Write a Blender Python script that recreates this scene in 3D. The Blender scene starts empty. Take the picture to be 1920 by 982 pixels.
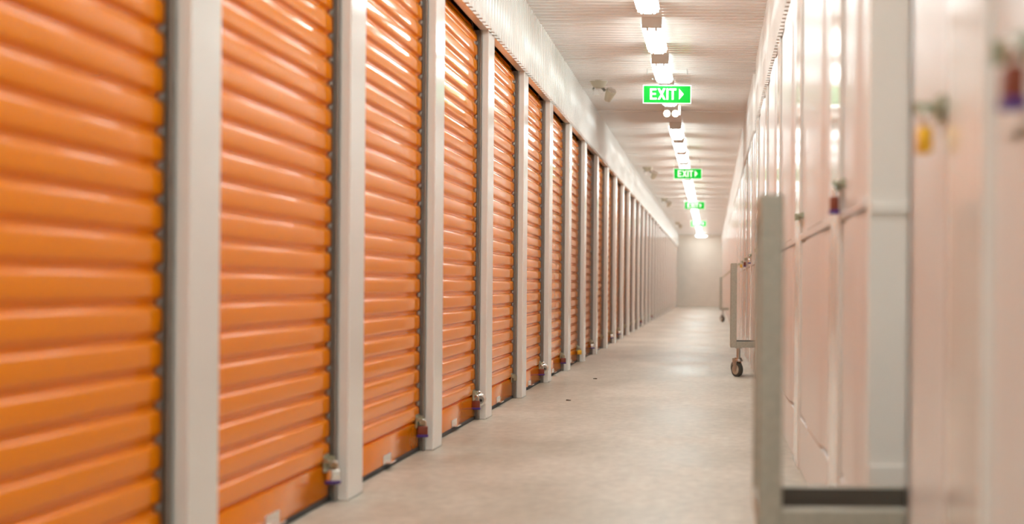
import bpy, bmesh, math, random
from mathutils import Vector, Matrix
random.seed(4)
SC = bpy.context.scene
COL = SC.collection
PI = math.pi

# ------------------------------------------------------------------ measures (metres)
F = 3000.0                 # focal length in pixels of the 1920 px wide frame
HCAM = 0.75
XL = -1.25                 # corridor face of the left hand pillars
XC = -1.312                # plane of the roller curtains
XR = 0.37                  # corridor face of the right hand wall
HD = 2.16                  # height of the door openings
HC = 2.61                  # ceiling
Y0, PITCH, PW = 3.83, 1.686, 0.235      # first pillar, pillar spacing, pillar width
YEND, YBACK = 57.75, -6.0
RY0, RP, RW = 2.50, 2.05, 0.32          # right wall post rhythm

# ------------------------------------------------------------------ materials
def mat(name, col, rough=0.5, metal=0.0, spec=0.5, emit=None, strength=0.0, coat=0.0, coat_rough=0.1,
        bump=0.0, bscale=40.0, mottled=0.0, mscale=3.0, rvar=0.0, ior=1.5, stretch=None):
    m = bpy.data.materials.new(name); m.use_nodes = True
    nt = m.node_tree; b = nt.nodes['Principled BSDF']
    b.inputs['Base Color'].default_value = (*col, 1)
    b.inputs['Roughness'].default_value = rough
    b.inputs['Metallic'].default_value = metal
    b.inputs['Specular IOR Level'].default_value = spec
    b.inputs['IOR'].default_value = ior
    b.inputs['Coat Weight'].default_value = coat
    b.inputs['Coat Roughness'].default_value = coat_rough
    if emit:
        b.inputs['Emission Color'].default_value = (*emit, 1)
        b.inputs['Emission Strength'].default_value = strength
    if bump or mottled or rvar:
        tc = nt.nodes.new('ShaderNodeTexCoord'); mp = nt.nodes.new('ShaderNodeMapping')
        nt.links.new(tc.outputs['Object'], mp.inputs['Vector'])
        if stretch: mp.inputs['Scale'].default_value = stretch
    if mottled or rvar:
        n = nt.nodes.new('ShaderNodeTexNoise'); n.inputs['Scale'].default_value = mscale
        n.inputs['Detail'].default_value = 6; n.inputs['Roughness'].default_value = 0.6
        nt.links.new(mp.outputs['Vector'], n.inputs['Vector'])
        if mottled:
            r = nt.nodes.new('ShaderNodeMapRange')
            r.inputs['From Min'].default_value = 0.3; r.inputs['From Max'].default_value = 0.7
            r.inputs['To Min'].default_value = 1 - mottled; r.inputs['To Max'].default_value = 1 + mottled
            nt.links.new(n.outputs['Fac'], r.inputs['Value'])
            mx = nt.nodes.new('ShaderNodeVectorMath'); mx.operation = 'SCALE'
            mx.inputs[0].default_value = col
            nt.links.new(r.outputs['Result'], mx.inputs['Scale'])
            nt.links.new(mx.outputs['Vector'], b.inputs['Base Color'])
        if rvar:
            r2 = nt.nodes.new('ShaderNodeMapRange')
            r2.inputs['From Min'].default_value = 0.3; r2.inputs['From Max'].default_value = 0.7
            r2.inputs['To Min'].default_value = max(0.02, rough - rvar); r2.inputs['To Max'].default_value = rough + rvar
            nt.links.new(n.outputs['Fac'], r2.inputs['Value'])
            nt.links.new(r2.outputs['Result'], b.inputs['Roughness'])
    if bump:
        n = nt.nodes.new('ShaderNodeTexNoise'); n.inputs['Scale'].default_value = bscale
        n.inputs['Detail'].default_value = 3
        nt.links.new(mp.outputs['Vector'], n.inputs['Vector'])
        bp = nt.nodes.new('ShaderNodeBump'); bp.inputs['Strength'].default_value = bump
        bp.inputs['Distance'].default_value = 0.002
        nt.links.new(n.outputs['Fac'], bp.inputs['Height']); nt.links.new(bp.outputs['Normal'], b.inputs['Normal'])
    return m

M = {}
M['orange'] = mat('orange_enamel', (0.92, 0.255, 0.0), 0.09, ior=1.31, bump=0.06, bscale=5, rvar=0.02, mscale=4)
M['orange'].node_tree.nodes['Principled BSDF'].inputs['Specular Tint'].default_value = (1.0, 0.42, 0.08, 1)
M['white'] = mat('white_enamel', (0.82, 0.80, 0.765), 0.13, bump=0.05, bscale=9)
M['sheet'] = mat('white_corrugated_sheet', (0.88, 0.87, 0.845), 0.14, bump=0.04, bscale=8)
M['ceil'] = mat('white_ceiling_sheet', (0.82, 0.785, 0.75), 0.15, bump=0.05, bscale=8)
M['locker'] = mat('offwhite_locker_enamel', (0.755, 0.765, 0.765), 0.28, bump=0.08, bscale=5, ior=1.36)
M['plain'] = mat('painted_wall', (0.93, 0.80, 0.70), 0.55, mottled=0.03)
M['jamb'] = mat('white_painted_return', (0.93, 0.93, 0.90), 0.35)
M['steel'] = mat('galvanised_steel', (0.32, 0.31, 0.28), 0.38, metal=0.7, mottled=0.12, mscale=30)
M['cartsteel'] = mat('galvanised_cart_tube', (0.43, 0.42, 0.36), 0.48, metal=0.45, mottled=0.14, mscale=60)
M['fork'] = mat('caster_fork_steel', (0.50, 0.49, 0.46), 0.34, metal=0.8)
M['chrome'] = mat('chrome', (0.80, 0.78, 0.74), 0.14, metal=1.0)
M['latch'] = mat('zinc_plated_latch', (0.42, 0.44, 0.33), 0.33, metal=0.8)
M['brass'] = mat('brass', (0.85, 0.50, 0.04), 0.28, metal=0.55)
M['red'] = mat('copper_red_lock_body', (0.22, 0.05, 0.025), 0.35, metal=0.3)
M['blue'] = mat('violet_blue_rubber', (0.07, 0.03, 0.25), 0.5)
M['rubber'] = mat('black_rubber', (0.02, 0.02, 0.02), 0.7)
M['tyre'] = mat('grey_rubber_tyre', (0.07, 0.065, 0.055), 0.6)
M['hub'] = mat('beige_nylon_hub', (0.52, 0.46, 0.37), 0.5)
M['deck'] = mat('dark_cart_deck', (0.045, 0.038, 0.028), 0.95, spec=0.1, mottled=0.2, mscale=9)
M['dark'] = mat('dark_drum', (0.05, 0.045, 0.04), 0.7)
M['gloom'] = mat('shade_dark_partition', (0.16, 0.14, 0.12), 0.8)  # dark colour stands in for the shade inside the units
M['tray'] = mat('light_tray_enamel', (0.72, 0.66, 0.60), 0.45)
M['beige'] = mat('beige_plastic', (0.50, 0.46, 0.35), 0.5)
M['lit'] = mat('lit_diffuser', (0.9, 0.9, 0.88), 0.4, emit=(0.90, 1.0, 0.985), strength=22.0)
M['litside'] = mat('lit_prism_side', (0.9, 0.9, 0.88), 0.4, emit=(0.90, 1.0, 0.98), strength=4.0)
M['bulb'] = mat('lit_lens_and_bracket', (0.9, 0.9, 0.85), 0.3, emit=(1.0, 0.95, 0.85), strength=6.0)
M['green'] = mat('backlit_green_legend', (0.0, 0.12, 0.01), 0.6, spec=0.2, emit=(0.0, 0.58, 0.035), strength=0.95)
M['letter'] = mat('backlit_white_legend', (0.8, 0.8, 0.8), 0.4, emit=(1.0, 1.0, 0.98), strength=0.75)
M['paper'] = mat('scrap_paper', (0.75, 0.72, 0.66), 0.8)
M['debris'] = mat('dry_scrap', (0.09, 0.07, 0.05), 0.9)

# clear acrylic: glass that lets light straight through
def acrylic():
    m = bpy.data.materials.new('clear_acrylic'); m.use_nodes = True
    nt = m.node_tree; b = nt.nodes['Principled BSDF']
    b.inputs['Base Color'].default_value = (0.96, 0.95, 0.93, 1); b.inputs['Roughness'].default_value = 0.08
    b.inputs['Transmission Weight'].default_value = 1.0; b.inputs['IOR'].default_value = 1.05
    return m
M['acrylic'] = acrylic()

# concrete floor: broad cloudy patches, fine speckle, faint sealed sheen
def concrete():
    m = bpy.data.materials.new('sealed_concrete'); m.use_nodes = True
    nt = m.node_tree; b = nt.nodes['Principled BSDF']; N = nt.nodes.new; L = nt.links.new
    tc = N('ShaderNodeTexCoord')
    mp = N('ShaderNodeMapping'); mp.inputs['Scale'].default_value = (1, 0.55, 1); L(tc.outputs['Object'], mp.inputs['Vector'])
    n1 = N('ShaderNodeTexNoise'); n1.inputs['Scale'].default_value = 1.1; n1.inputs['Detail'].default_value = 8; n1.inputs['Roughness'].default_value = 0.62
    n2 = N('ShaderNodeTexNoise'); n2.inputs['Scale'].default_value = 22; n2.inputs['Detail'].default_value = 6
    n3 = N('ShaderNodeTexNoise'); n3.inputs['Scale'].default_value = 160; n3.inputs['Detail'].default_value = 2
    for n in (n1, n2, n3): L(mp.outputs['Vector'], n.inputs['Vector'])
    r1 = N('ShaderNodeValToRGB'); e = r1.color_ramp.elements
    e[0].position = 0.36; e[0].color = (0.38, 0.345, 0.27, 1)
    e[1].position = 0.64; e[1].color = (0.60, 0.565, 0.485, 1)
    L(n1.outputs['Fac'], r1.inputs['Fac'])
    mx = N('ShaderNodeMix'); mx.data_type = 'RGBA'; mx.blend_type = 'OVERLAY'; mx.inputs[0].default_value = 0.30
    L(r1.outputs['Color'], mx.inputs[6]); L(n2.outputs['Fac'], mx.inputs[7])
    mx2 = N('ShaderNodeMix'); mx2.data_type = 'RGBA'; mx2.blend_type = 'OVERLAY'; mx2.inputs[0].default_value = 0.12
    L(mx.outputs[2], mx2.inputs[6]); L(n3.outputs['Fac'], mx2.inputs[7])
    # sparse small dark specks
    vo = N('ShaderNodeTexVoronoi'); vo.inputs['Scale'].default_value = 5.5; L(tc.outputs['Object'], vo.inputs['Vector'])
    rs = N('ShaderNodeMapRange'); rs.inputs['From Min'].default_value = 0.012; rs.inputs['From Max'].default_value = 0.03
    rs.inputs['To Min'].default_value = 0.45; rs.inputs['To Max'].default_value = 1
    L(vo.outputs['Distance'], rs.inputs['Value'])
    sc = N('ShaderNodeVectorMath'); sc.operation = 'SCALE'; L(mx2.outputs[2], sc.inputs[0]); L(rs.outputs['Result'], sc.inputs['Scale'])
    L(sc.outputs['Vector'], b.inputs['Base Color'])
    rr = N('ShaderNodeMapRange'); rr.inputs['From Min'].default_value = 0.3; rr.inputs['From Max'].default_value = 0.7
    rr.inputs['To Min'].default_value = 0.36; rr.inputs['To Max'].default_value = 0.55
    L(n1.outputs['Fac'], rr.inputs['Value']); L(rr.outputs['Result'], b.inputs['Roughness'])
    bp = N('ShaderNodeBump'); bp.inputs['Strength'].default_value = 0.25; bp.inputs['Distance'].default_value = 0.003
    L(n2.outputs['Fac'], bp.inputs['Height']); L(bp.outputs['Normal'], b.inputs['Normal'])
    return m
M['concrete'] = concrete()

# ------------------------------------------------------------------ mesh helpers
def bm_new(): return bmesh.new()

def box(bm, x0, x1, y0, y1, z0, z1, bevel=0.0, seg=2):
    r = bmesh.ops.create_cube(bm, size=1.0)
    vs = r['verts']
    for v in vs:
        v.co = Vector((x0 + (v.co.x + .5) * (x1 - x0), y0 + (v.co.y + .5) * (y1 - y0), z0 + (v.co.z + .5) * (z1 - z0)))
    if bevel > 0:
        es = list({e for v in vs for e in v.link_edges})
        bmesh.ops.bevel(bm, geom=es, offset=bevel, segments=seg, affect='EDGES', profile=0.5)
    return vs

def cyl(bm, p0, p1, r0, r1=None, seg=24, bevel=0.0):
    p0, p1 = Vector(p0), Vector(p1); r1 = r0 if r1 is None else r1
    d = p1 - p0
    mt = Matrix.Translation((p0 + p1) / 2) @ d.to_track_quat('Z', 'Y').to_matrix().to_4x4()
    r = bmesh.ops.create_cone(bm, cap_ends=True, segments=seg, radius1=r0, radius2=r1, depth=d.length, matrix=mt)
    if bevel:
        vs = set(r['verts'])
        es = [e for e in bm.edges if e.verts[0] in vs and e.verts[1] in vs and len(e.link_faces) == 2
              and any(len(f.verts) > 4 for f in e.link_faces)]
        bmesh.ops.bevel(bm, geom=es, offset=bevel, segments=2, affect='EDGES', profile=0.5)

def tube(bm, pts, r, seg=10, closed=False):
    pts = [Vector(p) for p in pts]; n = len(pts); rings = []
    up = Vector((0, 0, 1))
    for i, p in enumerate(pts):
        a = pts[i - 1] if (i > 0 or closed) else p
        b = pts[(i + 1) % n] if (i < n - 1 or closed) else p
        t = (b - a).normalized()
        u = t.cross(up)
        if u.length < 1e-3: u = t.cross(Vector((1, 0, 0)))
        u.normalize(); w = t.cross(u).normalized()
        rings.append([bm.verts.new(p + r * (math.cos(2 * PI * k / seg) * u + math.sin(2 * PI * k / seg) * w)) for k in range(seg)])
    m = n if closed else n - 1
    for i in range(m):
        A, B = rings[i], rings[(i + 1) % n]
        for k in range(seg):
            bm.faces.new((A[k], A[(k + 1) % seg], B[(k + 1) % seg], B[k]))
    if not closed:
        bm.faces.new(rings[0][::-1]); bm.faces.new(rings[-1])

def prism(bm, poly, axis, a, b):
    """extrude a polygon (list of 2-D points) along axis between a and b"""
    def P(u, v, w):
        return {'x': (w, u, v), 'y': (u, w, v), 'z': (u, v, w)}[axis]
    A = [bm.verts.new(P(u, v, a)) for u, v in poly]; B = [bm.verts.new(P(u, v, b)) for u, v in poly]
    n = len(poly)
    for i in range(n): bm.faces.new((A[i], A[(i + 1) % n], B[(i + 1) % n], B[i]))
    bm.faces.new(A[::-1]); bm.faces.new(B)

def build(name, bm, m, parent=None, smooth=None):
    bmesh.ops.recalc_face_normals(bm, faces=bm.faces[:])
    me = bpy.data.meshes.new(name); bm.to_mesh(me); bm.free()
    me.materials.append(m)
    if smooth is not None:
        me.shade_smooth()
        try: me.set_sharp_from_angle(angle=math.radians(smooth))
        except Exception: pass
    o = bpy.data.objects.new(name, me); COL.objects.link(o)
    if parent: o.parent = parent
    return o

def thing(name, label, cat, loc=(0, 0, 0), rot=(0, 0, 0), group=None):
    o = bpy.data.objects.new(name, None); COL.objects.link(o)
    o.empty_display_size = 0.1
    o.location = loc; o.rotation_euler = rot
    o['label'] = label; o['category'] = cat
    if group: o['group'] = group
    return o

def tag(o, label, cat, group=None):
    o['label'] = label; o['category'] = cat
    if group: o['group'] = group
    return o

def struct(name, bm, m, smooth=None):
    o = build(name, bm, m, None, smooth); o['kind'] = 'structure'; return o

def dup(root, loc, label, group=None):
    r = root.copy(); COL.objects.link(r); r.location = loc; r['label'] = label
    if group: r['group'] = group
    for ch in list(root.children):
        c = ch.copy(); COL.objects.link(c); c.parent = r
        for g in list(ch.children):
            d = g.copy(); COL.objects.link(d); d.parent = c
    return r

ORD = ['first', 'second', 'third', 'fourth', 'fifth', 'sixth', 'seventh', 'eighth', 'ninth', 'tenth', 'eleventh',
       'twelfth', 'thirteenth', 'fourteenth', 'fifteenth', 'sixteenth', 'seventeenth', 'eighteenth', 'nineteenth']
def ordn(n):     # n counts from 1
    if n <= 19: return ORD[n - 1]
    tens = {2: 'twent', 3: 'thirt', 4: 'fort'}[n // 10]
    return tens + 'ieth' if n % 10 == 0 else tens + 'y-' + ORD[n % 10 - 1]

# corrugated profile: list of (s, d) over a run, s along, d = depth outwards
def corrugation(s0, s1, pitch, depth, seams=()):
    pts = []; s = s0
    while s < s1 - 1e-6:
        p = pitch
        for f, d in ((0.0, 0), (0.52, 0), (0.60, depth), (0.86, depth), (0.94, 0)):
            if s + f * p <= s1: pts.append((s + f * p, d))
        s += p
    pts.append((s1, 0))
    return pts

# ------------------------------------------------------------------ setting
bm = bm_new(); box(bm, -2.4, 1.6, YBACK, YEND + 0.2, -0.12, 0.0); struct('floor', bm, M['concrete'])

# ceiling: corrugated sheets laid across the corridor, a deeper lap joint between sheets
bm = bm_new()
prof = []
y = YBACK; k = 0
sheet0 = 11.23 - 1.87 * 9
for (s, d) in corrugation(YBACK, YEND + 0.1, 0.115, 0.018):
    prof.append((s, HC - d))
lo = [bm.verts.new((XL - 0.05, s, z)) for s, z in prof]; hi = [bm.verts.new((XR + 0.9, s, z)) for s, z in prof]
for i in range(len(prof) - 1): bm.faces.new((lo[i], lo[i + 1], hi[i + 1], hi[i]))
b0 = [bm.verts.new((XL - 0.05, YBACK, HC + .1)), bm.verts.new((XR + .9, YBACK, HC + .1)),
      bm.verts.new((XR + .9, YEND + .1, HC + .1)), bm.verts.new((XL - .05, YEND + .1, HC + .1))]
bm.faces.new(b0)
struct('ceiling', bm, M['ceil'])
# lap joints of the ceiling sheets
bm = bm_new()
y = sheet0
while y < YEND:
    if y > YBACK: box(bm, XL, XR, y - 0.02, y + 0.02, HC - 0.026, HC - 0.004, 0.002, 1)
    y += 1.87
struct('trim_1', bm, M['ceil'])

# back of the storage units behind the roller doors, end walls
bm = bm_new(); box(bm, -2.4, -2.3, YBACK, YEND + .1, 0, HC + .1); box(bm, -2.3, XL - 0.05, YBACK, YEND + .1, HC, HC + .1)
struct('wall_left', bm, M['gloom'])
bm = bm_new(); box(bm, -2.3, 1.5, YEND, YEND + .12, 0, HC + .1); struct('wall_end', bm, M['plain'])
bm = bm_new(); box(bm, -2.3, 1.5, YBACK - .12, YBACK, 0, HC + .1); struct('wall_back', bm, M['plain'])
bm = bm_new(); box(bm, XL, XR, YEND - 0.03, YEND, 0, 0.09, .004); struct('baseboard_end', bm, M['plain'])

# header beam above the left doors and the ribbed fascia in front of it
bm = bm_new(); box(bm, XL - 0.045, XL - 0.001, YBACK, YEND, HD, HC); struct('trim_2', bm, M['white'])
def ribbed(x, z0, z1, sgn, y0, y1, pitch=0.115, depth=0.024, thick=0.0012):
    bm = bm_new()
    pr = corrugation(y0, y1, pitch, depth)
    rows = []
    for xo in (0, -sgn * thick):
        rows.append(([bm.verts.new((x + sgn * d + xo, s, z0)) for s, d in pr], [bm.verts.new((x + sgn * d + xo, s, z1)) for s, d in pr]))
    (a, b), (c, e) = rows
    for i in range(len(pr) - 1):
        bm.faces.new((a[i], a[i + 1], b[i + 1], b[i])); bm.faces.new((c[i], c[i + 1], e[i + 1], e[i]))
        bm.faces.new((a[i], a[i + 1], c[i + 1], c[i]))
    return bm
struct('trim_3', ribbed(XL + 0.003, HD - 0.006, HC + 0.002, 1, YBACK, YEND), M['sheet'])
bm = bm_new(); box(bm, XL + 0.0, XL + 0.022, YBACK, YEND, HC - 0.016, HC + .002, .002); struct('trim_4', bm, M['sheet'])

# wall behind the camera's left side (no door in view there)
bm = bm_new(); box(bm, XL - 0.05, XL, YBACK, Y0 - 2 * PITCH, 0, HD); struct('wall_left_rear', bm, M['white'])

# ------------------------------------------------------------------ left pillars and roller doors
NP = 32                                                     # pillars 0..31, last against the end wall
def pillar_mesh():
    bm = bm_new()
    box(bm, XL - 0.038, XL, 0, PW, 0, HD, 0.004, 2)
    box(bm, XL - 0.12, XL - 0.030, 0.03, PW - 0.03, 0, HD)  # web behind the face
    return bm
pil0 = build('door_post', pillar_mesh(), M['white'])
tag(pil0, 'x', 'post', 'white posts between the orange doors')
fp = bm_new(); box(fp, XL - .034, XL + 0.002, 0.004, PW - .004, 0, 0.006, 0.001, 1)
pil_foot = build('foot_plate', fp, M['steel'], pil0)
pil0.location = (0, Y0, 0)
pil0['label'] = 'white steel door post nearest the camera, blurred, beside the cropped orange door'
posts = {0: pil0}
for k in range(1, NP):
    posts[k] = dup(pil0, (0, Y0 + k * PITCH, 0),
        'white steel door post, %s from the camera along the row of orange doors' % ordn(k + 1))
posts[-1] = dup(pil0, (0, Y0 - PITCH, 0), 'white steel door post beside the camera, left of the cropped orange door')

RIB = 0.0815
def curtain_profile():
    """(depth outwards, z) going up, then rolling back onto the drum"""
    out = []
    shape = [(0.00, 0), (0.06, 0.0), (0.10, 0.10), (0.15, .62), (0.185, 0.90), (0.24, 1.0), (0.38, 1.035), (0.52, 1.05), (0.66, 1.03), (0.77, .985), (0.83, .90), (0.88, .66), (0.925, .15), (.96, 0.0)]
    z0 = 0.128; D = 0.0135
    n = 24
    R = 0.17; ztop = z0 + n * RIB                      # 2.084: start of bend
    for k in range(n + 4):
        for f, d in shape:
            s = z0 + (k + f) * RIB
            if s <= ztop: out.append((d * D, s))
            else:
                a = (s - ztop) / R
                out.append((-R + (R + d * D) * math.cos(a), ztop + (R + d * D) * math.sin(a)))
    return out
W = PITCH - PW                                          # clear opening
def make_door():
    t = thing('roller_door', 'x', 'roller door', group='orange roller doors')
    pr = curtain_profile()
    bm = bm_new()
    rows = []
    for yy in (0.012, W - 0.012):
        rows.append([bm.verts.new((XC - 0.0125 + d, yy, z)) for d, z in pr])
    for i in range(len(pr) - 1): bm.faces.new((rows[0][i], rows[1][i], rows[1][i + 1], rows[0][i + 1]))
    rows2 = []
    for yy in (0.012, W - 0.012):
        rows2.append([bm.verts.new((XC - 0.0145 + d, yy, z)) for d, z in pr])
    for i in range(len(pr) - 1): bm.faces.new((rows2[0][i], rows2[0][i + 1], rows2[1][i + 1], rows2[1][i]))
    for i in range(len(pr) - 1): bm.faces.new((rows[1][i], rows2[1][i], rows2[1][i + 1], rows[1][i + 1]))
    build('curtain', bm, M['orange'], t, 50)
    bm = bm_new(); box(bm, XC - 0.014, XC - 0.001, 0.012, W - 0.012, 0.018, 0.131, 0.004, 2)
    build('bottom_rail', bm, M['orange'], t, 40)
    bm = bm_new(); box(bm, XC - 0.018, XC + 0.004, 0.012, W - 0.012, 0.0, 0.019, 0.003, 2)
    build('rubber_seal', bm, M['rubber'], t)
    for yy, s in ((0, 1), (W, -1)):
        bm = bm_new()
        box(bm, XC - 0.030, XL - 0.038, yy, yy + s * 0.003, 0, HD)                  # web
        box(bm, XL - 0.041, XL - 0.038, yy, yy + s * 0.030, 0, HD)                  # front lip
        box(bm, XC - 0.030, XC - 0.027, yy, yy + s * 0.034, 0, HD)                  # rear lip
        box(bm, XC + 0.006, XC + 0.009, yy, yy + s * 0.018, 0, HD)                  # wear strip
        build('guide_track', bm, M['steel'], t)
    bm = bm_new()
    for k in range(25):                                  # nylon clips on the curtain edge
        z = 0.131 + k * RIB
        if k < 25: box(bm, XC - 0.013, XC + 0.004, W - 0.026, W - 0.010, z - 0.012, z + 0.008, 0.004, 2)
    build('edge_clip_strip', bm, M['steel'], t, 40)
    bm = bm_new()                                        # foot lift
    box(bm, XC - 0.002, XC + 0.004, W / 2 - 0.075, W / 2 + 0.075, 0.022, 0.060, 0.002, 1)
    box(bm, XC + 0.002, XC + 0.030, W / 2 - 0.055, W / 2 + 0.055, 0.026, 0.031, 0.002, 1)
    build('foot_lift', bm, M['chrome'], t)
    bm = bm_new(); cyl(bm, (XC - 0.2, 0.012, 2.16), (XC - 0.2, W - 0.012, 2.16), 0.13, seg=24)
    build('drum', bm, M['dark'], t, 40)
    bm = bm_new(); cyl(bm, (XC + 0.0, W - 0.035, 2.0), (XC - 0.03, W - 0.035, 2.22), 0.004, seg=8)
    build('lift_cable', bm, M['steel'], t, 40)
    lb = bm_new()                                        # slide bolt on the far edge
    box(lb, XC - 0.001, XC + 0.007, W - 0.105, W - 0.03, 0.108, 0.168, 0.003, 1)
    cyl(lb, (XC + 0.014, W - 0.12, 0.148), (XC + 0.014, W - 0.008, 0.148), 0.007, seg=12)
    box(lb, XC + 0.005, XC + 0.024, W - 0.085, W - 0.075, 0.136, 0.160, 0.002, 1)
    box(lb, XC + 0.005, XC + 0.024, W - 0.045, W - 0.035, 0.136, 0.160, 0.002, 1)
    box(lb, XC + 0.012, XC + 0.036, W - 0.066, W - 0.060, 0.118, 0.152, 0.002, 1)   # staple eye
    build('slide_bolt', lb, M['latch'], t)
    return t

LOCKS = {1: 'steel body', 2: 'red', 3: 'disc', 5: 'disc', 6: 'red', 7: 'brass', 8: 'steel body', 10: 'steel body', 11: 'steel body', 15: 'red', 18: 'red'}
TXT = {1: 'with a silver padlock at its foot, blurred', 2: 'with a dark red padlock at its foot', 3: 'with a silver disc padlock at its foot',
       4: 'with an unlocked bolt at its foot', 5: 'with a round disc padlock at its foot', 6: 'with a small red padlock at its foot',
       7: 'with a brass yellow padlock at its foot'}
d0 = make_door()
d0.location = (0, Y0 - PITCH + PW, 0)
d0['label'] = 'nearest orange roller door, cropped by the left edge of the photo'
doors = {0: d0}
for k in range(1, NP):
    doors[k] = dup(d0, (0, Y0 + (k - 1) * PITCH + PW, 0),
        'orange roller door, %s from the camera%s' % (ordn(k + 1), ', ' + TXT[k] if k in TXT else ' along the left side'))
doors[-1] = dup(d0, (0, Y0 - 2 * PITCH + PW, 0), 'orange roller door outside the photo, beside the camera')

# ------------------------------------------------------------------ padlocks (face along -y by default)
def arc_pts(cx, cz, r, a0, a1, n, y=0): return [(cx + r * math.cos(a0 + (a1 - a0) * i / n), y, cz + r * math.sin(a0 + (a1 - a0) * i / n)) for i in range(n + 1)]
def make_padlock(style):
    t = thing('padlock', 'x', 'padlock')
    bodym = {'red': M['red'], 'brass': M['brass'], 'steel body': M['chrome'], 'disc': M['chrome']}[style]
    if style == 'disc':
        bm = bm_new(); cyl(bm, (0, -0.013, -0.036), (0, 0.013, -0.036), 0.035, seg=32, bevel=0.006)
        build('body', bm, bodym, t, 40)
        bm = bm_new(); cyl(bm, (0, -0.0145, -0.036), (0, -0.0135, -0.036), 0.024, seg=24)
        rim = build('face_ring', bm, M['steel'], t)
        bm = bm_new(); cyl(bm, (0.006, -0.0165, -0.040), (0.006, -0.0145, -0.040), 0.008, seg=16)
        build('keyhole', bm, M['rubber'], t)
        bm = bm_new(); tube(bm, arc_pts(-0.006, -0.006, 0.014, math.radians(-20), math.radians(200), 12), 0.005)
        build('shackle', bm, M['chrome'], t, 60)
    else:
        bm = bm_new(); box(bm, -0.023, 0.023, -0.012, 0.012, -0.068, -0.026, 0.005, 3)
        build('body', bm, bodym, t, 40)
        bm = bm_new(); tube(bm, [(-0.014, 0, -0.028)] + arc_pts(0, -0.012, 0.014, PI, 0, 12) + [(0.014, 0, -0.028)], 0.0042)
        build('shackle', bm, M['chrome'], t, 60)
        if style != 'brass':
            bm = bm_new(); box(bm, -0.0255, 0.0255, -0.0145, 0.0145, -0.076, -0.064, 0.004, 2)
            build('bumper', bm, M['blue'], t, 40)
    return t
LK = {s: make_padlock(s) for s in ('red', 'brass', 'steel body', 'disc')}
LKUSED = set()
def place_lock(style, loc, label, rz=0.0, group=None):
    if style in LKUSED: o = dup(LK[style], loc, label)
    else:
        o = LK[style]; LKUSED.add(style); o.location = loc; o['label'] = label
    o.rotation_euler = (0, 0, rz)
    if group: o['group'] = group
    elif 'group' in o: del o['group']
    return o
DESC = {'red': 'dark red padlock with violet bumper', 'disc': 'round silver disc padlock', 'brass': 'brass yellow padlock', 'steel body': 'silver padlock with violet bumper'}
for k, s in LOCKS.items():
    yy = Y0 + k * PITCH - 0.063
    place_lock(s, (XC + (0.036 if s == 'disc' else 0.026), yy, 0.150 if s == 'disc' else 0.142), '%s at the foot of the %s orange door' % (DESC[s], ordn(k + 1)), rz=0.12)
place_lock('red', (XC + 0.018, Y0 + 3 * PITCH - 0.085, 0.136), 'small red lock with violet bumper beneath the disc padlock of the fourth orange door')
place_lock('red', (XC + 0.018, Y0 + 5 * PITCH - 0.085, 0.136), 'small red lock with violet bumper beneath the disc padlock of the sixth orange door')

# ------------------------------------------------------------------ right wall
ALC = {0: (3.02, 3.79), 5: (13.07, 13.80), 15: (RY0 + 15 * RP + RW + .02, RY0 + 15 * RP + RW + .77)}   # trolley alcoves
XA = 1.30
segs = []; y = YBACK
for k in sorted(ALC): segs.append((y, ALC[k][0] - 0.05)); y = ALC[k][1] + 0.05
segs.append((y, YEND))
bm = bm_new()
for a, b in segs: box(bm, XR + 0.012, XR + 0.10, a, b, 0, HC)
box(bm, XA, XA + .1, YBACK, YEND, 0, HC)
struct('wall_right', bm, M['locker'])
n = 5
for k, (a, b) in ALC.items():
    bm = bm_new()
    box(bm, XR, XA, b, b + 0.05, 0, HC, 0.003, 1)
    box(bm, XR + .25, XA, b - 0.012, b, 0.932, 0.95, .003, 1) if False else None
    struct('wall_alcove_far', bm, M['jamb'])
    bm = bm_new(); box(bm, XR, XA, a - 0.05, a, 0, HC, 0.003, 1); struct('wall_alcove_near', bm, M['jamb'])
    bm = bm_new(); box(bm, XR + 0.004, XA, b - 0.010, b, 0.925, 0.948, .002, 1); box(bm, XR + 0.004, XA, b - 0.010, b, 0, 0.33, .003, 1)
    struct('trim_%d' % n, bm, M['jamb']); n += 1

def ripple_panel(bm, x, y0, y1, z0, z1, raise_=0.009):
    """pan-formed sheet: flat margins and a proud middle panel, soft shoulders"""
    w = y1 - y0; m = 0.26 * w; sh = min(0.05, .06 * w)
    pr = [(y0, 0.0), (y0 + m - sh, 0.0), (y0 + m - sh * .5, raise_ * .25), (y0 + m, raise_ * .85), (y0 + m + sh * .5, raise_), (y1 - m - sh * .5, raise_),
          (y1 - m, raise_ * .85), (y1 - m + sh * .5, raise_ * .25), (y1 - m + sh, 0.0), (y1, 0.0)]
    lo = [bm.verts.new((x - d, s, z0)) for s, d in pr]; hi = [bm.verts.new((x - d, s, z1)) for s, d in pr]
    bl = [bm.verts.new((x + 0.010, s, z0)) for s, d in pr]; bh = [bm.verts.new((x + 0.010, s, z1)) for s, d in pr]
    for i in range(len(pr) - 1):
        bm.faces.new((lo[i], lo[i + 1], hi[i + 1], hi[i])); bm.faces.new((hi[i], hi[i + 1], bh[i + 1], bh[i]))
        bm.faces.new((lo[i + 1], lo[i], bl[i], bl[i + 1]))
    bm.faces.new((lo[0], hi[0], bh[0], bl[0])); bm.faces.new((lo[-1], bl[-1], bh[-1], hi[-1]))

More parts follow.
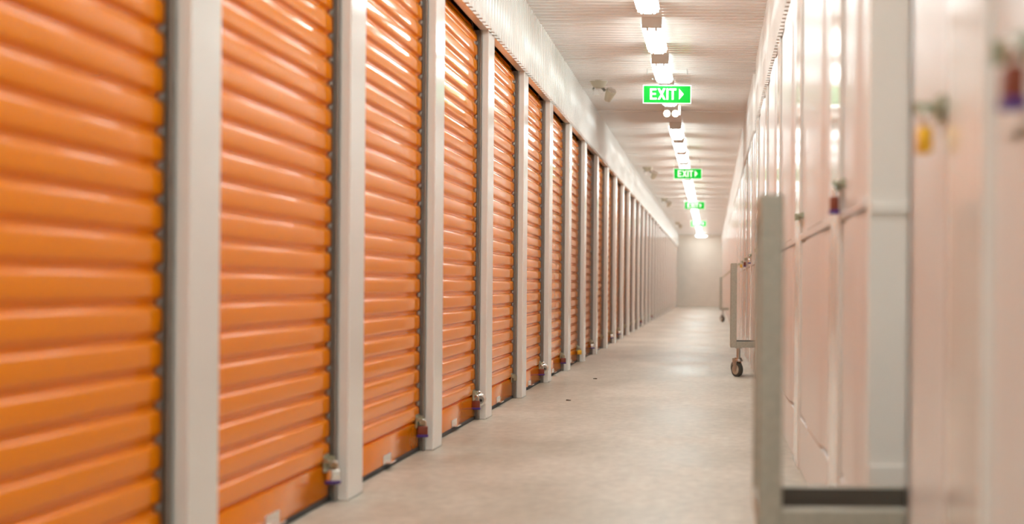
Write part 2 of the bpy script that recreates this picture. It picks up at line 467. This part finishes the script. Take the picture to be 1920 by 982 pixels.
HR = 2.10                                                  # head of the right hand panels
def make_locker(w, name='storage_locker'):
    t = thing(name, 'x', 'locker', group='white lockers of the right wall')
    bm = bm_new(); ripple_panel(bm, XR, 0.008, w - 0.008, 0.968, HR - 0.004); build('upper_door', bm, M['locker'], t, 50)
    bm = bm_new(); ripple_panel(bm, XR, 0.008, w - 0.008, 0.225, 0.930); build('lower_door', bm, M['locker'], t, 50)
    bm = bm_new(); box(bm, XR - 0.008, XR + 0.011, 0, w, 0.940, 0.967, .003, 2); build('divider_rail', bm, M['locker'], t)
    bm = bm_new(); box(bm, XR - 0.004, XR + 0.011, 0, w, 0.0, 0.212, .003, 2); build('kick_plate', bm, M['locker'], t)
    bm = bm_new()
    box(bm, XR - 0.013, XR - 0.0, w - 0.11, w - 0.035, 1.028, 1.052, 0.002, 1)
    cyl(bm, (XR - 0.018, w - 0.13, 1.040), (XR - 0.018, w + 0.01, 1.040), 0.006, seg=10)
    box(bm, XR - 0.034, XR - 0.010, w - 0.052, w - 0.046, 1.020, 1.050, .001, 1)
    build('slide_bolt', bm, M['latch'], t)
    return t
WB = RP - RW
lk0 = make_locker(WB)
lock_loc = {}
NB = int((YEND - RY0) / RP)
first = True
def lab(k):
    return 'white storage locker, %s bay from the camera along the right wall' % ordn(k + 2)
for k in range(-2, NB + 1):
    y0 = RY0 + k * RP + RW; y1 = min(RY0 + (k + 1) * RP, YEND)
    if y1 - y0 < .3: continue
    if k in ALC or y1 - y0 < WB - .01:
        if k in ALC: y0 = ALC[k][1] + 0.05
        t = make_locker(y1 - y0); t.location = (0, y0, 0)
        t['label'] = {0: 'narrow blurred white locker just past the nearest trolley alcove', 5: 'narrow white locker just past the alcove of the middle trolley',
                      15: 'narrow white locker just past the alcove of the farthest trolley'}.get(k, 'last white locker of the right wall, against the end wall')
        continue
    if k < 0: L_ = 'blurred white locker at the right edge, nearer than the trolley' if k == -1 else 'white locker beside the camera, outside the photo'
    else: L_ = lab(k)
    if first: lk0.location = (0, y0, 0); lk0['label'] = L_; first = False
    elif k == -1: t = make_locker(1.22); t.location = (0, y0, 0); t['label'] = L_
    else: dup(lk0, (0, y0, 0), L_)
# blank strip between the near post and the near alcove
bm = bm_new(); box(bm, XR, XR + .012, 2.12 + RW, ALC[0][0], 0, HR, .003, 1); box(bm, XR, XR + .012, RY0 - RP + RW + 1.22, 2.12, 0, HR, .003, 1); struct('trim_8', bm, M['locker'])
# posts of the right wall
bm = bm_new(); box(bm, XR - 0.012, XR + 0.012, 0, RW, 0, HR, 0.004, 2)
rp0 = build('wall_post', bm, M['white']); tag(rp0, 'x', 'post', 'white posts of the right wall')
ks = list(range(-2, NB + 1))
for i, k in enumerate(ks):
    yy = 2.12 if k == 0 else RY0 + k * RP
    if yy + RW > YEND: continue
    L_ = ('white post of the right wall beside the camera' if k == -2 else 'broad white post of the right wall, %s from the camera' % ordn(k + 2))
    if i == 0: rp0.location = (0, yy, 0); rp0['label'] = L_
    else:
        c = rp0.copy(); COL.objects.link(c); c.location = (0, yy, 0); c['label'] = L_
# ribbed fascia over the right hand wall
n = 9
for a, b in segs:
    bm = ribbed(XR - 0.004, HR, HC + 0.002, -1, a, b); struct('trim_%d' % n, bm, M['sheet']); n += 1
    bm = bm_new(); box(bm, XR - .001, XR + .012, a, b, HR, HC); struct('trim_%d' % n, bm, M['white']); n += 1
# wall behind the camera on the right
bm = bm_new(); box(bm, XR, XR + .012, YBACK, RY0 - 2 * RP, 0, HR); struct('wall_right_rear', bm, M['locker'])

# locks of the right wall
def ry(k): return RY0 + (k + 1) * RP - 0.049
place_lock('red', (XR - 0.028, 1.83, 1.030), 'blurred padlock with violet bumper on the nearest right hand locker, at the right edge', rz=PI / 2)
place_lock('brass', (XR - 0.033, 2.56, 1.032), 'blurred brass yellow padlock hanging on the right, nearer than the trolley', rz=PI / 2)
bm = bm_new(); box(bm, XR - 0.014, XR - 0.001, 2.53, 2.60, 1.016, 1.056, .002, 1); box(bm, XR - .050, XR - .002, 2.553, 2.567, 1.028, 1.046, .002, 1); cyl(bm, (XR - .012, 2.48, 1.036), (XR - .012, 2.60, 1.036), .006, seg=10)
tag(build('slide_bolt_hasp', bm, M['latch']), 'dark steel slide bolt holding the blurred brass padlock on the right', 'hasp')
place_lock('red', (XR - 0.028, ry(0), 1.030), 'orange-red padlock with violet bumper left of the white column on the right', rz=PI / 2)
place_lock('steel body', (XR - 0.028, ry(5), 1.034), 'silver padlock above the divider, between the two grey trolley posts', rz=PI / 2)
place_lock('red', (XR - 0.028, ry(6), 1.030), 'tiny red padlock on the right wall, left of the silver padlock', rz=PI / 2)
place_lock('brass', (XR - 0.028, ry(7), 1.034), 'tiny brass padlock on the right wall, beside the top of the middle trolley post', rz=PI / 2)

# ------------------------------------------------------------------ ceiling light battens
XLT, ZB, LL, LP, LFAR = -0.428, HCAM + 1.757, 1.16, 1.775, 10.37
def make_light():
    t = thing('ceiling_light', 'x', 'ceiling light', group='batten lights along the ceiling')
    bm = bm_new(); box(bm, -0.062, 0.062, -LL / 2 - .005, LL / 2 + .005, HC - ZB - 0.032, HC - ZB - .010, 0.002, 1)
    build('tray', bm, M['tray'], t)
    bm = bm_new()
    prism(bm, [(0.0755, 0.034), (0.044, 0.0), (-0.044, 0.0), (-0.0755, 0.034)], 'y', -LL / 2 + .012, LL / 2 - .012)
    dd = build('diffuser', bm, M['lit'], t)
    bm = bm_new()
    prism(bm, [(-0.068, HC - ZB - 0.030), (0.068, HC - ZB - 0.030), (0.0755, 0.0345), (-0.0755, 0.0345)], 'y', -LL / 2 + .012, LL / 2 - .012)
    build('diffuser_side', bm, M['litside'], dd)
    for s in (-1, 1):
        bm = bm_new()
        ya, yb = sorted((s * (LL / 2 - 0.012), s * (LL / 2 + 0.004)))
        box(bm, -0.070, 0.070, ya, yb, 0.010, HC - ZB - 0.012, 0.004, 2)
        build('end_cap', bm, M['tray'], t)
        for sx in (-1, 1):
            c = bm_new(); ya, yb = sorted((s * (LL / 2 - 0.055), s * (LL / 2 + 0.005)))
            box(c, sx * 0.030 - 0.007, sx * 0.030 + 0.007, ya, yb, -0.003, 0.014, 0.002, 1)
            build('clip', c, M['tray'], t)
    return t
lt0 = make_light()
nl = 0; first = True
for k in range(-9, 28):
    yc = LFAR + k * LP - LL / 2
    if yc + LL / 2 > YEND - .2 or yc - LL / 2 < YBACK + .2: continue
    if k == 4: continue                                   # the twin spot unit hangs here
    if k < 0: L_ = 'lit batten light on the ceiling %s, above the photo' % ('over the camera' if k == -5 else 'out of view, %s back' % ordn(-k))
    else: L_ = 'lit batten light on the ceiling, %s of the row seen from the camera' % ordn(k + 1 if k < 4 else k)
    if k == 0: L_ = 'lit batten light cropped by the top edge of the photo'
    if k == 1: L_ = 'nearest whole lit batten light on the ceiling, above the first exit sign'
    if first: lt0.location = (XLT, yc, ZB); lt0['label'] = L_; first = False
    else: dup(lt0, (XLT, yc, ZB), L_)

# compact lamp added to brighten the end wall, its form guessed
t = thing('end_wall_fill_light', 'small ceiling lamp added at the far end to brighten the end wall', 'ceiling light', (-0.40, 57.15, ZB))
bm = bm_new(); box(bm, -0.21, 0.21, -0.10, 0.10, 0.034, HC - ZB - 0.010, 0.004, 2); build('housing', bm, M['tray'], t)
bm = bm_new(); prism(bm, [(0.20, 0.034), (0.15, 0.0), (-0.15, 0.0), (-0.20, 0.034)], 'y', -0.09, 0.09); build('lens', bm, M['lit'], t)

# twin spot emergency light
yc = LFAR + 4 * LP - 0.7
t = thing('twin_spot_light', 'beige emergency light box with two small round lit lamps behind the first exit sign', 'emergency light', (XLT, yc, HC))
bm = bm_new(); box(bm, -0.075, 0.075, -0.5, 0.25, -0.085, -0.010, 0.005, 2); build('body', bm, M['tray'], t)
for s in (-1, 1):
    bm = bm_new(); cyl(bm, (s * 0.043, -0.545, -0.115), (s * 0.043, -0.47, -0.105), 0.036, 0.026, seg=24); h = build('lamp_head', bm, M['beige'], t, 40)
    bm = bm_new(); cyl(bm, (s * 0.043, -0.555, -0.1165), (s * 0.043, -0.545, -0.115), 0.033, seg=24, bevel=.003); build('lens', bm, M['bulb'], h, 40)
bm = bm_new(); box(bm, 0.080, 0.090, -0.5, -0.42, -0.115, -0.03, .002, 1); build('glowing_bracket', bm, M['bulb'], t)  # side arm is no lamp; its brightness is emission

# ------------------------------------------------------------------ exit signs
SW, SH = 0.404, 0.150
def glyph_mesh():
    """EXIT in strokes; x 0..1 across the sign, z 0..1 up"""
    bm = bm_new()
    t = 0.039; zt, zb = 0.83, 0.20; sw = t * SW / SH * 0.95
    def P(pts):
        prism(bm, [((u - .5) * SW, v * SH) for u, v in pts], 'y', -0.0105, -0.0075)
    def R(a, b, c, d): P([(a, c), (b, c), (b, d), (a, d)])
    R(.142, .142 + t, zb, zt); R(.142 + t, .275, zt - sw, zt); R(.142 + t, .262, .515 - sw / 2, .515 + sw / 2); R(.142 + t, .280, zb, zb + sw)
    dx = 0.047
    P([(.298, zt), (.298 + dx, zt), (.472, zb), (.472 - dx, zb)])
    P([(.302, zb), (.302 + dx, zb), (.385 + dx / 2, .515), (.385 - dx / 2 + .012, .515)]); P([(.385 - dx / 2 + .0, .515), (.385 + dx / 2, .515), (.466, zt), (.466 - dx, zt)])
    R(.487, .487 + t, zb, zt)
    R(.545, .692, zt - sw, zt); R(.6185 - t / 2, .6185 + t / 2, zb, zt - sw)
    return bm
def make_sign():
    t = thing('exit_sign', 'x', 'exit sign', group='green exit signs hung from the ceiling')
    zf = HCAM + 1.552                                      # bottom of the sign
    bm = bm_new(); box(bm, -SW / 2, SW / 2, -0.002, 0.004, zf + SH, zf + 0.252, .001, 1); build('acrylic_panel', bm, M['acrylic'], t)
    bm = bm_new(); box(bm, -SW / 2 - .004, SW / 2 + .004, -0.006, 0.006, zf - .004, zf + SH + .004, .002, 1); build('frame', bm, M['letter'], t)
    bm = bm_new(); box(bm, -SW / 2 + .003, SW / 2 - .003, -0.0078, -0.0055, zf + .003, zf + SH - .003); build('green_face', bm, M['green'], t)
    bm = glyph_mesh(); bmesh.ops.translate(bm, verts=bm.verts[:], vec=(0, 0, zf)); build('lettering', bm, M['letter'], t)
    bm = bm_new(); prism(bm, [((.752 - .5) * SW, zf + .20 * SH), ((.850 - .5) * SW, zf + .515 * SH), ((.752 - .5) * SW, zf + .82 * SH)], 'y', -0.0105, -0.0075)
    build('arrow', bm, M['letter'], t)
    for s in (-1, 1):
        bm = bm_new(); cyl(bm, (s * 0.125, -0.006, zf + .205), (s * .125, 0.006, zf + .205), 0.006, seg=12); build('screw', bm, M['steel'], t)
    for s in (-1, 1):
        bm = bm_new(); cyl(bm, (s * 0.17, 0, zf + .245), (s * 0.17, 0, HC - 0.004), 0.004, seg=8); build('hanger_rod', bm, M['steel'], t, 40)
    return t
sg0 = make_sign()
SY = [13.62, 23.25, 32.4, 41.9]
SL = ['nearest green exit sign with white lettering and right arrow, in focus', 'second green exit sign down the corridor, lettering slightly blurred',
      'third green exit sign down the corridor, small and blurred', 'farthest green exit sign, tiny and faint near the end wall']
sg0.location = (-0.395, SY[0], 0); sg0['label'] = SL[0]
for i in range(1, 4): dup(sg0, (-0.365, SY[i], 0), SL[i])

# ------------------------------------------------------------------ twin head ceiling units
def make_unit():
    t = thing('ceiling_spotlight', 'x', 'spotlight', group='twin head units beside the left fascia')
    bm = bm_new(); cyl(bm, (0, 0, -0.012), (0, 0, -0.075), 0.085, 0.045, seg=28, bevel=.004); build('base', bm, M['beige'], t, 40)
    bm = bm_new(); cyl(bm, (0.030, 0, -0.07), (0.055, -0.01, -0.10), 0.014, seg=12); cyl(bm, (-0.040, 0, -0.07), (-0.050, -0.01, -0.10), 0.012, seg=12)
    build('swivel', bm, M['steel'], t, 40)
    bm = bm_new(); cyl(bm, (0.115, -0.02, -0.100), (0.075, 0.03, -0.185), 0.050, 0.030, seg=20, bevel=.004); h = build('spot_head', bm, M['beige'], t, 40)
    bm = bm_new(); cyl(bm, (0.118, -0.024, -0.094), (0.115, -0.02, -0.100), 0.044, seg=20); build('lens', bm, M['chrome'], h)
    bm = bm_new(); tube(bm, [(-0.055, -0.02, -0.095), (-0.010, -0.02, -0.100), (0.005, -0.02, -0.135), (-0.052, -0.02, -0.142)], 0.005, closed=True)
    box(bm, -0.050, -0.005, -0.018, -0.006, -0.137, -0.102, .003, 1)
    h = build('spot_head', bm, M['sheet'], t)
    return t
u0 = make_unit()
UY = [14.5, 25.0, 33.8, 46.5]
UL = ['beige twin head ceiling unit left of the nearest exit sign', 'twin head ceiling unit, second down the corridor, blurred',
      'twin head ceiling unit, third down the corridor, faint', 'twin head ceiling unit farthest down the corridor, barely visible']
u0.location = (-1.04, UY[0], HC); u0['label'] = UL[0]
for i in range(1, 4): dup(u0, (-1.02, UY[i], HC), UL[i])

# ------------------------------------------------------------------ trolleys
def make_trolley(label):
    """long axis along x, corner of the outer end post at the origin"""
    t = thing('trolley', label, 'trolley', group='grey steel trolleys parked in the right hand alcoves')
    Lx, Ly, T = 0.86, 0.42, 0.050
    bm = bm_new()
    for yy in (0, Ly - T): box(bm, 0, T, yy, yy + T, 0.243, 0.94, 0.003, 2)
    box(bm, 0, T, T, Ly - T, 0.89, 0.94, .003, 2)
    build('handle_frame', bm, M['cartsteel'], t)
    bm = bm_new()
    for yy in (0, Ly - T): box(bm, T, Lx, yy, yy + T, 0.243, 0.292, .003, 2)
    box(bm, 0.0, T, T, Ly - T, 0.243, 0.292, .003, 2); box(bm, Lx - T, Lx, T, Ly - T, 0.243, 0.292, .003, 2)
    build('base_frame', bm, M['cartsteel'], t)
    bm = bm_new(); box(bm, T, Lx - T, T, Ly - T, 0.262, 0.2915, .001, 1); build('deck', bm, M['deck'], t)
    for ix, cx in enumerate((0.070, Lx - 0.08)):
        for iy, cy in enumerate((0.035, Ly - 0.035)):
            bm = bm_new()
            cyl(bm, (cx, cy, 0.14), (cx, cy, 0.245), 0.013, seg=14)
            box(bm, cx - 0.028, cx + 0.028, cy - 0.028, cy + 0.028, 0.236, 0.243, .001, 1)
            cyl(bm, (cx, cy, 0.128), (cx, cy, 0.146), 0.034, 0.030, seg=20, bevel=.003)
            c = build('caster', bm, M['fork'], t, 40)
            ang = math.radians(28 if (ix + iy) % 2 == 0 else 50)
            # wheel axle direction and trailing offset
            ax = Vector((math.sin(ang) * .9, -math.cos(ang), 0)).normalized() * 1.0
            ax = Vector((-math.cos(math.radians(38)), -math.sin(math.radians(38)), 0))
            tr = Vector((-ax.y, ax.x, 0)) * -0.020
            wc = Vector((cx, cy, 0.060)) + tr
            fk = bm_new()
            for s in (-1, 1):
                p = wc + ax * 0.025 * s
                u = Vector((-ax.y, ax.x, 0))
                vs = [p + u * 0.022 + Vector((0, 0, 0.078)), p - u * 0.026 + Vector((0, 0, 0.078)), p - u * 0.016 + Vector((0, 0, -0.012)), p + u * 0.016 + Vector((0, 0, -0.012))]
                A = [fk.verts.new(v + ax * 0.0015) for v in vs]; B = [fk.verts.new(v - ax * 0.0015) for v in vs]
                for i in range(4): fk.faces.new((A[i], A[(i + 1) % 4], B[(i + 1) % 4], B[i]))
                fk.faces.new(A); fk.faces.new(B[::-1])
            cyl(fk, wc - ax * .028, wc + ax * .028, 0.006, seg=10)
            build('fork', fk, M['fork'], c)
            wb = bm_new(); cyl(wb, wc - ax * 0.019, wc + ax * 0.019, 0.060, seg=36, bevel=.007); build('wheel', wb, M['tyre'], c, 40)
            hb = bm_new(); cyl(hb, wc - ax * 0.021, wc + ax * 0.021, 0.043, seg=28, bevel=.003); build('hub', hb, M['hub'], c, 40)
    return t
tr1 = make_trolley('tall blurred grey steel trolley nearest the camera, rising left of the white column')
tr1.location = (0.097, 3.28, 0)
tr2 = dup(tr1, (0.156, 13.22, 0), 'grey steel trolley with a caster wheel in focus, halfway down the right side')
tr3 = dup(tr1, (0.165, 33.75, 0), 'small blurred grey trolley farthest down the right side')

# ------------------------------------------------------------------ scraps on the floor
def scrap(name, label, loc, r, m, seed):
    rnd = random.Random(seed); bm = bm_new()
    pts = [(r * (1 + .5 * rnd.random()) * math.cos(a) * 1.3, r * (.6 + .4 * rnd.random()) * math.sin(a)) for a in [i * 2 * PI / 9 for i in range(9)]]
    prism(bm, pts, 'z', 0.0005, 0.0045)
    for v in bm.verts: v.co.z += 0.004 * rnd.random() if v.co.z > .002 else 0
    o = build(name, bm, m); o.location = loc; tag(o, label, 'scrap')
scrap('floor_scrap', 'tiny dark scrap on the concrete right of the fifth white post', (-267 / 3000 * 10.37, 10.37, 0), 0.010, M['debris'], 1)
scrap('floor_scrap', 'tiny dark speck of dirt on the floor right of the seventh white post', (-218 / 3000 * 12.78, 12.78, 0), 0.009, M['debris'], 2)
scrap('paper_scrap', 'tiny pale scrap of paper on the floor farther down the corridor', (-168 / 3000 * 16.1, 16.1, 0), 0.020, M['paper'], 3)

# ------------------------------------------------------------------ world, camera
w = bpy.data.worlds.new('World'); SC.world = w; w.use_nodes = True
w.node_tree.nodes['Background'].inputs['Color'].default_value = (0.9, 0.92, 1, 1)
w.node_tree.nodes['Background'].inputs['Strength'].default_value = 0.02

cam = bpy.data.cameras.new('camera'); co = bpy.data.objects.new('camera', cam); COL.objects.link(co)
co.matrix_world = Matrix.Translation((0, 0, HCAM)) @ Matrix.Rotation(PI / 2, 4, 'X') @ Matrix.Rotation(math.radians(0.45), 4, 'Z')
cam.sensor_fit = 'HORIZONTAL'; cam.sensor_width = 36.0; cam.lens = F / 1920 * 36
cam.shift_x = -(1335 - 960) / 1920; cam.shift_y = (536 - 491) / 1920
cam.clip_start = 0.05; cam.clip_end = 200
cam.dof.use_dof = True; cam.dof.focus_distance = 10.8; cam.dof.aperture_fstop = 2.1
SC.camera = co

SC.view_settings.view_transform = 'Standard'; SC.view_settings.look = 'None'
SC.view_settings.gamma = 1; SC.view_settings.exposure = 0; SC.view_settings.use_curve_mapping = False
cy = SC.cycles
cy.use_denoising = True
cy.max_bounces = 12; cy.diffuse_bounces = 7; cy.glossy_bounces = 6; cy.transmission_bounces = 6
cy.sample_clamp_indirect = 8; cy.caustics_reflective = True; cy.blur_glossy = 0.5
try: cy.use_light_tree = True
except Exception: pass
